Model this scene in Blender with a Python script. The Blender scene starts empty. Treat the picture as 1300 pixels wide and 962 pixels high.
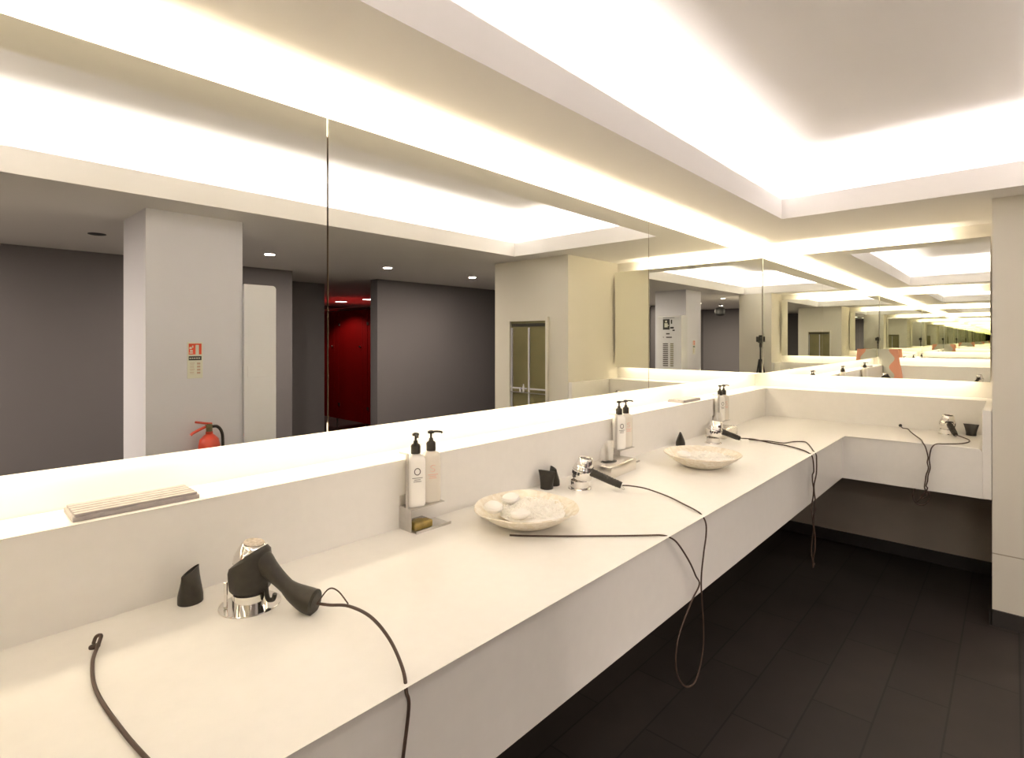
import bpy, bmesh, math, random
from mathutils import Vector, Matrix
PI = math.pi
random.seed(7)
S = 1.45                      # camera distance from the long mirror, metres
C = bpy.context.scene.collection

# ------------------------------------------------------------------ materials
def new_mat(name):
    m = bpy.data.materials.new(name); m.use_nodes = True
    return m, m.node_tree.nodes, m.node_tree.links, m.node_tree.nodes['Principled BSDF']

def mat(name, col, rough=.5, metal=0., var=.04, scale=12., bump=0., spec=.5, coat=0., trans=0., ior=1.45, emis=None, estr=0.):
    m, n, l, b = new_mat(name)
    tc = n.new('ShaderNodeTexCoord')
    nz = n.new('ShaderNodeTexNoise'); nz.inputs['Scale'].default_value = scale; nz.inputs['Detail'].default_value = 4
    l.new(tc.outputs['Object'], nz.inputs['Vector'])
    rp = n.new('ShaderNodeValToRGB')
    rp.color_ramp.elements[0].color = tuple(max(0, c * (1 - var)) for c in col) + (1,)
    rp.color_ramp.elements[1].color = tuple(min(1, c * (1 + var)) for c in col) + (1,)
    rp.color_ramp.elements[0].position = .3; rp.color_ramp.elements[1].position = .7
    l.new(nz.outputs['Fac'], rp.inputs['Fac']); l.new(rp.outputs['Color'], b.inputs['Base Color'])
    b.inputs['Roughness'].default_value = rough; b.inputs['Metallic'].default_value = metal
    b.inputs['Specular IOR Level'].default_value = spec; b.inputs['IOR'].default_value = ior
    b.inputs['Coat Weight'].default_value = coat; b.inputs['Transmission Weight'].default_value = trans
    if bump:
        bp = n.new('ShaderNodeBump'); bp.inputs['Strength'].default_value = bump; bp.inputs['Distance'].default_value = .002
        l.new(nz.outputs['Fac'], bp.inputs['Height']); l.new(bp.outputs['Normal'], b.inputs['Normal'])
    if emis:
        b.inputs['Emission Color'].default_value = emis + (1,); b.inputs['Emission Strength'].default_value = estr
    return m

M = {}
M['plaster'] = mat('plaster_cream', (.80, .775, .72), .85, var=.015, scale=3, bump=.05)
M['tray_paint'] = mat('ceiling_paint', (.79, .765, .745), .9, var=.01, scale=3)
M['grey_paint'] = mat('grey_wall_paint', (.142, .130, .138), .85, var=.02, scale=2, bump=.05)
M['white_paint'] = mat('white_wall_paint', (.64, .635, .70), .8, var=.015, scale=3)
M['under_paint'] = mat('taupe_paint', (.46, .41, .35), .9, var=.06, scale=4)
M['skirt'] = mat('dark_skirting', (.035, .03, .028), .6, var=.1)
M['corian'] = mat('cream_solid_surface', (.84, .82, .775), .32, var=.012, scale=30, spec=.4)
M['grille'] = mat('pierced_metal', (.34, .29, .25), .35, .8, var=.3, scale=200)
M['chrome'] = mat('chrome', (.82, .80, .77), .09, 1., var=.02, scale=20)
M['case'] = mat('polished_case', (.80, .77, .72), .22, 1., var=.02)
M['steel'] = mat('brushed_steel', (.62, .60, .57), .28, 1., var=.05, scale=60)
M['black_plastic'] = mat('black_plastic', (.035, .03, .022), .42, var=.2, scale=60, bump=.15)
M['black_rubber'] = mat('black_rubber', (.03, .025, .02), .6, var=.2, scale=40)
M['cable'] = mat('brown_black_cable', (.075, .045, .032), .5, var=.15, scale=40)
M['dark'] = mat('dark_metal', (.03, .03, .03), .5, var=.1)
M['lotion'] = mat('clear_lotion_bottle', (.93, .91, .85), .12, var=.01, spec=.6, coat=.5)
M['gel'] = mat('clear_gel_bottle', (.93, .88, .78), .08, var=.01, trans=.25, ior=1.25, coat=.3)
M['acrylic'] = mat('clear_acrylic', (.97, .96, .94), .04, var=.0, trans=1., ior=1.12)
M['ink'] = mat('dark_ink', (.10, .085, .08), .6)
M['olive_ink'] = mat('olive_ink', (.22, .20, .10), .6)
M['pink_ink'] = mat('pink_ink', (.75, .36, .28), .6)
M['soap'] = mat('amber_soap', (.30, .21, .04), .25, var=.3, scale=40, coat=.6)
M['white_soap'] = mat('white_soap', (.88, .86, .82), .45, var=.02, scale=30)
M['paper'] = mat('tissue_paper', (.90, .88, .85), .9, var=.02, scale=30, bump=.3)
M['shred'] = mat('wood_wool', (.93, .91, .86), .8, var=.05, scale=90)
M['hatch'] = mat('aluminium_tray', (.42, .39, .38), .45, .3, var=.10, scale=50)
M['red_door'] = mat('red_laminate', (.30, .004, .004), .4, var=.05, scale=5)
M['red'] = mat('extinguisher_red', (.62, .06, .03), .3, var=.05, coat=.3)
M['sign_white'] = mat('sign_cream', (.66, .66, .56), .4, var=.01)
M['sign_red'] = mat('sign_red', (.75, .09, .04), .4, var=.02)
M['sign_black'] = mat('sign_black', (.04, .04, .035), .4, var=.05)
M['gloss_white'] = mat('glossy_white_board', (.74, .74, .78), .12, var=.01, coat=.5)
M['glass_edge'] = mat('mirror_glass_edge', (.33, .27, .20), .25, var=.05)
M['lamp_disc'] = mat('lamp_lens', (.9, .9, .85), .4, emis=(1., .93, .85), estr=7.)
M['lamp_off'] = mat('unlit_lamp_lens', (.02, .02, .02), .5)
M['pink_bag'] = None

def mirror_mat():
    m = bpy.data.materials.new('mirror_silver'); m.use_nodes = True
    n, l = m.node_tree.nodes, m.node_tree.links; n.clear()
    o = n.new('ShaderNodeOutputMaterial'); g = n.new('ShaderNodeBsdfGlossy')
    g.inputs['Color'].default_value = (.91, .92, .865, 1); g.inputs['Roughness'].default_value = 0.
    l.new(g.outputs[0], o.inputs[0]); return m
M['mirror'] = mirror_mat()
M['backing'] = mat('brown_backing', (.10, .065, .05), .8)

def floor_mat():
    m, n, l, b = new_mat('dark_stone_tiles')
    tc = n.new('ShaderNodeTexCoord'); br = n.new('ShaderNodeTexBrick')
    l.new(tc.outputs['Object'], br.inputs['Vector'])
    br.inputs['Scale'].default_value = 1.; br.inputs['Brick Width'].default_value = .62; br.inputs['Row Height'].default_value = .21
    br.inputs['Mortar Size'].default_value = .0035; br.inputs['Mortar Smooth'].default_value = .1
    br.inputs['Color1'].default_value = (.034, .027, .024, 1); br.inputs['Color2'].default_value = (.026, .021, .019, 1)
    br.inputs['Mortar'].default_value = (.008, .007, .006, 1)
    nz = n.new('ShaderNodeTexNoise'); nz.inputs['Scale'].default_value = 6; nz.inputs['Detail'].default_value = 8
    l.new(tc.outputs['Object'], nz.inputs['Vector'])
    mx = n.new('ShaderNodeMix'); mx.data_type = 'RGBA'; mx.blend_type = 'MULTIPLY'; mx.inputs[0].default_value = .6
    rp = n.new('ShaderNodeValToRGB'); rp.color_ramp.elements[0].color = (.5, .5, .5, 1); rp.color_ramp.elements[1].color = (1.3, 1.25, 1.2, 1)
    l.new(nz.outputs['Fac'], rp.inputs['Fac'])
    l.new(br.outputs['Color'], mx.inputs[6]); l.new(rp.outputs['Color'], mx.inputs[7]); l.new(mx.outputs[2], b.inputs['Base Color'])
    b.inputs['Roughness'].default_value = .55
    return m
M['floor'] = floor_mat()

def pier_mat():
    m, n, l, b = new_mat('panelled_pier_paint')
    geo = n.new('ShaderNodeNewGeometry'); sp = n.new('ShaderNodeSeparateXYZ'); l.new(geo.outputs['Position'], sp.inputs[0])
    a = n.new('ShaderNodeMath'); a.operation = 'SUBTRACT'; a.inputs[1].default_value = .37; l.new(sp.outputs['Z'], a.inputs[0])
    ab = n.new('ShaderNodeMath'); ab.operation = 'ABSOLUTE'; l.new(a.outputs[0], ab.inputs[0])
    gt = n.new('ShaderNodeMath'); gt.operation = 'LESS_THAN'; gt.inputs[1].default_value = .003; l.new(ab.outputs[0], gt.inputs[0])
    mx = n.new('ShaderNodeMix'); mx.data_type = 'RGBA'
    mx.inputs[6].default_value = (.72, .685, .60, 1); mx.inputs[7].default_value = (.40, .35, .27, 1)
    l.new(gt.outputs[0], mx.inputs[0]); l.new(mx.outputs[2], b.inputs['Base Color']); b.inputs['Roughness'].default_value = .6
    return m
M['pier'] = pier_mat()

def bowl_mat():
    m, n, l, b = new_mat('mosaic_shell_bowl')
    tc = n.new('ShaderNodeTexCoord'); v = n.new('ShaderNodeTexVoronoi'); v.inputs['Scale'].default_value = 75
    l.new(tc.outputs['Object'], v.inputs['Vector'])
    rp = n.new('ShaderNodeValToRGB'); rp.color_ramp.elements[0].color = (.76, .68, .54, 1); rp.color_ramp.elements[1].color = (.87, .82, .72, 1)
    sp = n.new('ShaderNodeSeparateColor'); l.new(v.outputs['Color'], sp.inputs[0]); l.new(sp.outputs[0], rp.inputs['Fac'])
    l.new(rp.outputs['Color'], b.inputs['Base Color']); b.inputs['Roughness'].default_value = .45
    bp = n.new('ShaderNodeBump'); bp.inputs['Strength'].default_value = .3; bp.inputs['Distance'].default_value = .002
    l.new(v.outputs['Distance'], bp.inputs['Height']); l.new(bp.outputs['Normal'], b.inputs['Normal'])
    return m
M['bowl'] = bowl_mat()

def bag_mat():
    m, n, l, b = new_mat('pink_grey_wave_print')
    tc = n.new('ShaderNodeTexCoord'); sp = n.new('ShaderNodeSeparateXYZ'); l.new(tc.outputs['Object'], sp.inputs[0])
    mz = n.new('ShaderNodeMath'); mz.operation = 'MULTIPLY'; mz.inputs[1].default_value = 26.; l.new(sp.outputs['Z'], mz.inputs[0])
    sn = n.new('ShaderNodeMath'); sn.operation = 'SINE'; l.new(mz.outputs[0], sn.inputs[0])
    ml = n.new('ShaderNodeMath'); ml.operation = 'MULTIPLY_ADD'; ml.inputs[1].default_value = .032; l.new(sn.outputs[0], ml.inputs[0]); l.new(sp.outputs['Y'], ml.inputs[2])
    ad = n.new('ShaderNodeMath'); ad.operation = 'MULTIPLY_ADD'; ad.inputs[1].default_value = -4.; ad.inputs[2].default_value = -.2; l.new(ml.outputs[0], ad.inputs[0])
    rp = n.new('ShaderNodeValToRGB'); rp.color_ramp.interpolation = 'CONSTANT'
    rp.color_ramp.elements[0].color = (.52, .52, .46, 1); rp.color_ramp.elements[1].color = (.72, .33, .22, 1); rp.color_ramp.elements[1].position = .5
    l.new(ad.outputs[0], rp.inputs['Fac']); l.new(rp.outputs['Color'], b.inputs['Base Color']); b.inputs['Roughness'].default_value = .7
    return m
M['pink_bag'] = bag_mat()

# ------------------------------------------------------------------ mesh helpers
def add_box(bm, a, b, bevel=0., seg=2):
    x0, y0, z0 = (min(a[i], b[i]) for i in range(3)); x1, y1, z1 = (max(a[i], b[i]) for i in range(3))
    v = [bm.verts.new(p) for p in [(x0, y0, z0), (x1, y0, z0), (x1, y1, z0), (x0, y1, z0), (x0, y0, z1), (x1, y0, z1), (x1, y1, z1), (x0, y1, z1)]]
    f = [bm.faces.new([v[i] for i in q]) for q in [(3, 2, 1, 0), (4, 5, 6, 7), (0, 1, 5, 4), (1, 2, 6, 5), (2, 3, 7, 6), (3, 0, 4, 7)]]
    if bevel:
        ed = list({e for g in f for e in g.edges})
        bmesh.ops.bevel(bm, geom=ed, offset=bevel, segments=seg, profile=.5, affect='EDGES')

def add_prism(bm, pts, z0, z1, bevel_top=0., seg=4):
    lo = [bm.verts.new((p[0], p[1], z0)) for p in pts]; hi = [bm.verts.new((p[0], p[1], z1)) for p in pts]
    n = len(pts); bm.faces.new(lo[::-1]); top = bm.faces.new(hi)
    for i in range(n): bm.faces.new([lo[i], lo[(i + 1) % n], hi[(i + 1) % n], hi[i]])
    if bevel_top:
        bmesh.ops.bevel(bm, geom=list(top.edges), offset=bevel_top, segments=seg, profile=.5, affect='EDGES')

def add_lathe(bm, prof, seg=32, cx=0, cy=0, sx=1., sy=1., mtx=None, cap=True, wob=None):
    rings = []
    for k, (r, z) in enumerate(prof):
        ring = []
        for i in range(seg):
            a = 2 * PI * i / seg
            w = wob(a, k) if wob else 0
            p = Vector((cx + r * math.cos(a) * sx, cy + r * math.sin(a) * sy, z + w))
            ring.append(bm.verts.new(mtx @ p if mtx else p))
        rings.append(ring)
    for a, b in zip(rings, rings[1:]):
        for i in range(seg): bm.faces.new([a[i], a[(i + 1) % seg], b[(i + 1) % seg], b[i]])
    if cap:
        if prof[0][0] > 1e-5: bm.faces.new(rings[0][::-1])
        if prof[-1][0] > 1e-5: bm.faces.new(rings[-1])

def spline(pts, n=8):
    P = [Vector(p) for p in pts]; out = []
    for i in range(len(P) - 1):
        p0 = P[max(i - 1, 0)]; p1 = P[i]; p2 = P[i + 1]; p3 = P[min(i + 2, len(P) - 1)]
        for k in range(n):
            t = k / n
            out.append(.5 * ((2 * p1) + (p2 - p0) * t + (2 * p0 - 5 * p1 + 4 * p2 - p3) * t * t + (3 * p1 - p0 - 3 * p2 + p3) * t ** 3))
    out.append(P[-1]); return out

def add_tube(bm, pts, r, seg=8, smooth=True, n=8, flat=1.):
    P = spline(pts, n) if smooth else [Vector(p) for p in pts]
    rr = r if callable(r) else (lambda t: r)
    rings = []; up = None
    for i, p in enumerate(P):
        d = (P[min(i + 1, len(P) - 1)] - P[max(i - 1, 0)])
        if d.length < 1e-9: d = Vector((0, 0, 1))
        d.normalize()
        if up is None: up = Vector((0, 0, 1)) if abs(d.z) < .9 else Vector((0, 1, 0))
        s = d.cross(up); s.normalize(); up = s.cross(d); up.normalize()
        R = rr(i / max(1, len(P) - 1))
        rings.append([bm.verts.new(p + s * (R * math.cos(2 * PI * k / seg)) + up * (R * flat * math.sin(2 * PI * k / seg))) for k in range(seg)])
    for a, b in zip(rings, rings[1:]):
        for i in range(seg): bm.faces.new([a[i], a[(i + 1) % seg], b[(i + 1) % seg], b[i]])
    bm.faces.new(rings[0][::-1]); bm.faces.new(rings[-1])

def obj(name, fill, material, parent=None, smooth=False, loc=None, rotz=None):
    bm = bmesh.new(); fill(bm)
    bmesh.ops.recalc_face_normals(bm, faces=bm.faces)
    me = bpy.data.meshes.new(name); bm.to_mesh(me); bm.free()
    for m_ in (material if isinstance(material, (list, tuple)) else [material]): me.materials.append(m_)
    if smooth:
        for p in me.polygons: p.use_smooth = True
        try: me.set_sharp_from_angle(angle=math.radians(38))
        except Exception: pass
    o = bpy.data.objects.new(name, me); C.objects.link(o)
    if parent: o.parent = parent
    if loc: o.location = loc
    if rotz is not None: o.rotation_euler = (0, 0, rotz)
    return o

def tag(o, label, cat, group=None, kind=None):
    o['label'] = label; o['category'] = cat
    if group: o['group'] = group
    if kind: o['kind'] = kind
    return o

def thing(name, label, cat, loc=(0, 0, 0), rotz=0., group=None):
    o = bpy.data.objects.new(name, None); C.objects.link(o); o.empty_display_size = .05
    o.location = loc; o.rotation_euler = (0, 0, rotz)
    return tag(o, label, cat, group)

def struct(name, fill, material, label=None, parent=None, smooth=False):
    o = obj(name, fill, material, parent, smooth)
    if parent is None: o['kind'] = 'structure'
    if label: o['label'] = label
    return o

def dup(root, loc, rotz, label, group=None, name=None):
    r = root.copy(); C.objects.link(r); r.location = loc; r.rotation_euler = (0, 0, rotz); r['label'] = label
    if name: r.name = name
    if group: r['group'] = group
    for ch in list(root.children):
        c = ch.copy(); C.objects.link(c); c.parent = r
        for g in list(ch.children):
            d = g.copy(); C.objects.link(d); d.parent = c
    return r

def boxes(*bs, bevel=0.):
    def f(bm):
        for a, b in bs: add_box(bm, a, b, bevel)
    return f

# ------------------------------------------------------------------ dimensions
XB = 4.474                     # end mirror face
XD = -.58                      # mirror face behind the camera
MT, MB_ = 2.1156, 1.2138       # mirror top / bottom
ZS, ZT, ZR = 2.2096, 2.3285, 2.546
ZC, ZL, ZB = .8997, 1.1074, .6432
G = .0856                      # mirror stands this far off the wall
YS, YF = -.0627, -.6892        # splashback plane, counter front
XS, XF = 4.347, 3.7636
XDS, XDF = XD + .127, -.16
YP = -1.368                    # pier side
TX0, TX1, TY0, TY1 = -.15, 3.539, -.4152, -1.788
TR = .228
YW = -4.22                     # back wall of the open area
WX0, WX1 = -4.2, 6.6
YEND = -9.6

# ------------------------------------------------------------------ shell
struct('floor', boxes(((WX0, YEND, -.1), (8, .2, 0))), M['floor'])
struct('wall_left', boxes(((XD - G - .12, G, 0), (XB + G + .12, G + .12, 2.7))), M['plaster'])
struct('wall_end', boxes(((XB + G, YP, 0), (XB + G + .12, G, 2.7))), M['plaster'])
struct('wall_rear', boxes(((XD - G - .12, YP, 0), (XD - G, G, 2.7))), M['plaster'])
struct('wall_pier_right', boxes(((XF, -2.25, 0), (5.2, YP, 2.215))), M['pier'])
struct('wall_pier_rear', boxes(((-1.25, -1.87, 0), (XDF, YP, 2.215))), M['pier'])
struct('wall_column', boxes(((.835, -2.581, 0), (1.35, -2.088, 2.215))), M['white_paint'])
# painted panel under the end counter
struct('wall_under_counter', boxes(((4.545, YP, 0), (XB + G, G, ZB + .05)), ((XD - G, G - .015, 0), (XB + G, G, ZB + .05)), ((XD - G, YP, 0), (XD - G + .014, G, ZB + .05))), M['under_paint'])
struct('baseboard_end', boxes(((4.53, YP, 0), (4.545, G - .015, .08))), M['skirt'])
struct('baseboard_left', boxes(((XD - G + .014, G - .03, 0), (4.53, G - .015, .08))), M['skirt'])
struct('baseboard_pier', boxes(((XF - .012, -2.26, 0), (XF, YP + .006, .08)), ((XF - .012, YP, 0), (4.53, YP + .012, .08))), M['skirt'])
# back wall of the open area with two openings
struct('wall_back', boxes(((WX0, YW - .15, 0), (-1.80, YW, 2.215)), ((-1.15, YW - .15, 0), (2.674, YW, 2.215)), ((3.734, YW - .15, 0), (WX1, YW, 2.215))), M['grey_paint'])
struct('wall_far_left', boxes(((WX0 - .12, YEND, 0), (WX0, .2, 2.7))), M['grey_paint'])
struct('wall_far_right', boxes(((WX1, YW, 0), (WX1 + .12, -2.0, 2.7)), ((5.2, -2.25, 0), (WX1, -2.1, 2.215))), M['grey_paint'])
struct('wall_corner_rear', boxes(((WX0, -1.35, 0), (-.8, -1.2, 2.215))), M['grey_paint'])
struct('wall_corridor', boxes(((1.2, -8.0, 0), (3.58, -5.22, 2.215)), ((1.0, YEND, 0), (1.2, YW - .15, 2.215)), ((7.6, YEND, 0), (7.75, YW - .15, 2.6)), ((1.2, YEND - .12, 0), (7.6, YEND, 2.6))), M['grey_paint'])
struct('wall_passage', boxes(((-2.4, -6.2, 0), (-.6, -6.05, 2.215)), ((-2.4, -6.05, 0), (-2.3, YW - .15, 2.215)), ((-.7, -6.05, 0), (-.6, YW - .15, 2.215))), M['grey_paint'])

def ceiling(bm):
    z0, z1 = ZS, ZS + .02
    e = .018
    add_box(bm, (XD - G, TY0 + e, z0), (XB + G, G, z1))
    add_box(bm, (TX1 + e, TY1 - e, z0), (8, TY0 + e, z1))
    add_box(bm, (WX0, TY1 - e, z0), (TX0 - e, TY0 + e, z1))
    add_box(bm, (WX0, YEND, z0), (8, TY1 - e, z1))
    add_box(bm, (WX0, TY0 + e, z0), (XD - G, G, z1))
    # raised tray: upright sides and lid
    a, b, c, d = TX0 - TR, TX1 + TR, TY0 + TR, TY1 - TR
    add_box(bm, (a - .03, d - .03, z1), (a, c + .03, ZR)); add_box(bm, (b, d - .03, z1), (b + .03, c + .03, ZR))
    add_box(bm, (a, c, z1), (b, c + .03, ZR)); add_box(bm, (a, d - .03, z1), (b, d, ZR))
    add_box(bm, (a - .03, d - .03, ZR), (b + .03, c + .03, ZR + .03))
struct('ceiling', ceiling, M['tray_paint'])
t_ = .018
struct('trim_1', boxes(((TX0 - t_, TY0, ZS), (TX1 + t_, TY0 + t_, ZT)), ((TX0 - t_, TY1 - t_, ZS), (TX1 + t_, TY1, ZT)),
                       ((TX0 - t_, TY1, ZS), (TX0, TY0, ZT)), ((TX1, TY1, ZS), (TX1 + t_, TY0, ZT))), M['tray_paint'])

# ------------------------------------------------------------------ vanity counter (one continuous run)
cn = thing('vanity_counter', 'long cream solid-surface vanity counter running along the mirrors and round the corner', 'counter', (0, 0, 0))
U = [(XD - G + .002, G - .017), (XD - G + .002, -1.329), (XDF, -1.329), (XDF, YF), (XF, YF), (XF, -1.329), (4.543, -1.329), (4.543, G - .017)]
obj('worktop', lambda bm: add_prism(bm, U, ZB, ZC, .018), M['corian'], cn, True)
def splash(bm):
    pts = [(XD - G + .002, G - .002), (XD - G + .002, -1.329), (XDS, -1.329), (XDS, YS), (XS, YS), (XS, -1.329), (XB + G - .002, -1.329), (XB + G - .002, G - .002)]
    add_prism(bm, pts, ZC, ZL - .012)
obj('splashback', splash, M['corian'], cn)
def shelf(bm):
    pts = [(XD - G + .002, G - .002), (XD - G + .002, -1.329), (XDS, -1.329), (XDS, YS), (XS, YS), (XS, -1.329), (XB + G - .002, -1.329), (XB + G - .002, G - .002)]
    add_prism(bm, pts, ZL - .012, ZL, .003, 3)
obj('shelf', shelf, M['corian'], cn, True)
obj('end_panel', lambda bm: add_box(bm, (XF, -1.366, ZB), (4.543, -1.329, ZL), .003), M['corian'], cn)
obj('end_panel', lambda bm: add_box(bm, (XD - G + .002, -1.366, ZB), (XDF, -1.329, ZL), .003), M['corian'], cn)

# ------------------------------------------------------------------ mirrors
def mirror(label, p0, p1, nrm, group='frameless wall mirrors'):
    """p0-p1 along the wall (x,y); nrm points into the room"""
    p0 = Vector((p0[0], p0[1], 0)); p1 = Vector((p1[0], p1[1], 0)); n = Vector((nrm[0], nrm[1], 0))
    t = thing('wall_mirror', label, 'mirror', (p0 + p1) / 2 + Vector((0, 0, MB_)), 0, group)
    L = (p1 - p0).length; d = (p1 - p0).normalized(); h = MT - MB_
    def glass(bm):
        q = [-d * (L / 2), d * (L / 2)]; bk = -n * .006
        v = [bm.verts.new(x) for x in (q[0], q[1], q[1] + Vector((0, 0, h)), q[0] + Vector((0, 0, h)))]
        w = [bm.verts.new(x.co + bk) for x in v]
        bm.faces.new(v); bm.faces.new(w[::-1])
        for i in range(4): bm.faces.new([v[i], v[(i + 1) % 4], w[(i + 1) % 4], w[i]])
    o = obj('glass', glass, [M['mirror'], M['glass_edge']], t)
    for f in o.data.polygons:
        f.material_index = 0 if abs(Vector(f.normal).dot(n)) > .9 else 1
    ins = .05
    a = -d * (L / 2 + .0) - n * .0065 + Vector((0, 0, .025)); b = d * (L / 2 + .0) - n * .022 + Vector((0, 0, h - ins))
    obj('backing_board', lambda bm: add_box(bm, a, b), M['backing'], t)
    return t
gp = .0026
mirror('large frameless wall mirror nearest the camera, above the striped metal tray', (XD + .008, 0), (.7884 - gp, 0), (0, -1))
mirror('middle frameless wall mirror on the long wall, between the two vertical joints', (.7884 + gp, 0), (2.6593 - gp, 0), (0, -1))
mirror('frameless wall mirror on the long wall next to the far corner', (2.6593 + gp, 0), (XB - .002, 0), (0, -1))
mirror('frameless mirror on the short end wall repeating the room endlessly', (XB, -.004), (XB, -1.344), (-1, 0))
mirror('frameless mirror behind the camera, seen only inside the end mirror', (XD, -1.344), (XD, -.004), (1, 0))

# ------------------------------------------------------------------ pump bottles and dispenser stands
def bottle(name, label, body_mat, letter, group):
    t = thing(name, label, 'bottle', group=group)
    w, dp = .029, .023
    def sq(bm, prof, m=6):
        rings = []
        for k, z in prof:
            ring = []
            for i in range(28):
                a = 2 * PI * i / 28; ca, sa = math.cos(a), math.sin(a)
                e = 2 / 3.6
                ring.append(bm.verts.new((w * k * math.copysign(abs(ca) ** e, ca), dp * k * math.copysign(abs(sa) ** e, sa), z)))
            rings.append(ring)
        for a, b in zip(rings, rings[1:]):
            for i in range(28): bm.faces.new([a[i], a[(i + 1) % 28], b[(i + 1) % 28], b[i]])
        bm.faces.new(rings[0][::-1]); bm.faces.new(rings[-1])
    obj('body', lambda bm: sq(bm, [(.86, 0), (.97, .003), (1, .008), (1, .135), (.96, .145), (.8, .153), (.5, .158), (.42, .160), (.42, .164)]), body_mat, t, True)
    obj('cap', lambda bm: add_lathe(bm, [(.0145, .160), (.0150, .162), (.0150, .182), (.013, .187), (.008, .190), (.0065, .196), (.0065, .199)], 20), M['black_plastic'], t, True)
    def pump(bm):
        add_lathe(bm, [(.0035, .197), (.0035, .214), (.010, .214), (.011, .217), (.010, .221), (.005, .223)], 16)
        add_tube(bm, [(0, 0, .218), (.014, -.003, .219), (.030, -.007, .2175), (.034, -.008, .214)], .0032, 8)
    obj('pump', pump, M['black_plastic'], t, True)
    y = -dp - .0004
    def lab(bm):
        if letter == 'O':
            pts = [(.009 * math.cos(a) , y, .108 + .010 * math.sin(a)) for a in [2 * PI * i / 20 for i in range(21)]]
            add_tube(bm, pts, .0014, 5, False, flat=.4)
        else:
            pts = [(.008, y, .115), (.003, y, .118), (-.005, y, .116), (-.007, y, .111), (0, y, .108), (.006, y, .104), (.004, y, .099), (-.003, y, .098), (-.008, y, .101)]
            add_tube(bm, pts, .0014, 5, True, 4, .4)
        for k, ww in enumerate((.016, .010, .012)):
            add_box(bm, (-ww, y - .0003, .088 - k * .0055), (ww, y + .0003, .0895 - k * .0055))
    obj('printed_label', lab, M['ink'] if letter == 'O' else M['pink_ink'], t)
    return t
BG = 'pump bottles in the three dispenser stands'
bO = bottle('pump_bottle', 'clear lotion pump bottle marked O in the nearest dispenser stand', M['lotion'], 'O', BG)
bS = bottle('pump_bottle', 'pump bottle with pink S label in the nearest dispenser stand', M['gel'], 'S', BG)

def stand(label, loc, group):
    t = thing('dispenser_stand', label, 'soap dispenser', loc, 0, group)
    # upright side plate, bottle shelf, curved foot and base tray
    obj('upright', lambda bm: (add_box(bm, (-.003, -.046, .066), (0, -.034, .236), .0008), add_box(bm, (-.003, -.046, .230), (0, 0, .236), .0008)), M['steel'], t)
    obj('side_plate', lambda bm: add_box(bm, (-.0025, -.062, .0), (0, 0, .069), .0008), M['steel'], t)
    obj('back_plate', lambda bm: add_box(bm, (0, -.004, .066), (.128, 0, .10), .001), M['steel'], t)
    obj('bottle_shelf', lambda bm: add_box(bm, (0, -.062, .066), (.128, -.004, .069), .0008), M['steel'], t)
    obj('base_tray', lambda bm: (add_box(bm, (0, -.085, 0), (.135, -.004, .003), .001), add_box(bm, (0, -.085, .003), (.135, -.082, .008), .0008)), M['steel'], t)
    return t
SG = 'dispenser stands holding two pump bottles'
st = stand('metal dispenser stand nearest the camera with amber soap underneath', (.992, YS - .001, ZC), SG)
for k, (x, w1) in enumerate(((.992, 'nearest'), (2.166, 'middle'), (3.352, 'farthest'))):
    if k:
        dup(st, (x, YS - .001, ZC), 0, {1: 'metal dispenser stand standing between the first and the second bowl', 2: 'metal dispenser stand farthest away, near the mirrored corner'}[k])
    if k == 0: a, b = bO, bS; a.location = (x + .036, YS - .034, ZC + .0692); b.location = (x + .096, YS - .034, ZC + .0692)
    else:
        dup(bO, (x + .036, YS - .034, ZC + .0692), 0, ['', 'left pump bottle marked O in the middle dispenser stand', 'left pump bottle marked O in the farthest dispenser stand'][k])
        dup(bS, (x + .096, YS - .034, ZC + .0692), 0, ['', 'right pump bottle with pink S label in the middle dispenser stand', 'right pump bottle with pink S label in the farthest dispenser stand'][k])
for o in list(bpy.data.objects):
    if o.name.startswith('pump_bottle'): o.rotation_euler = (0, 0, math.radians(-24))
for ch in bO.children:
    if ch.name.startswith('pump'): ch.rotation_euler = (0, 0, math.radians(-80))
sp = thing('soap_bar', 'amber soap block on the base of the nearest dispenser stand', 'soap', (1.032, YS - .045, ZC + .003))
obj('block', lambda bm: add_box(bm, (-.034, -.028, 0), (.034, .028, .024), .006, 3), M['soap'], sp, True)

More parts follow.
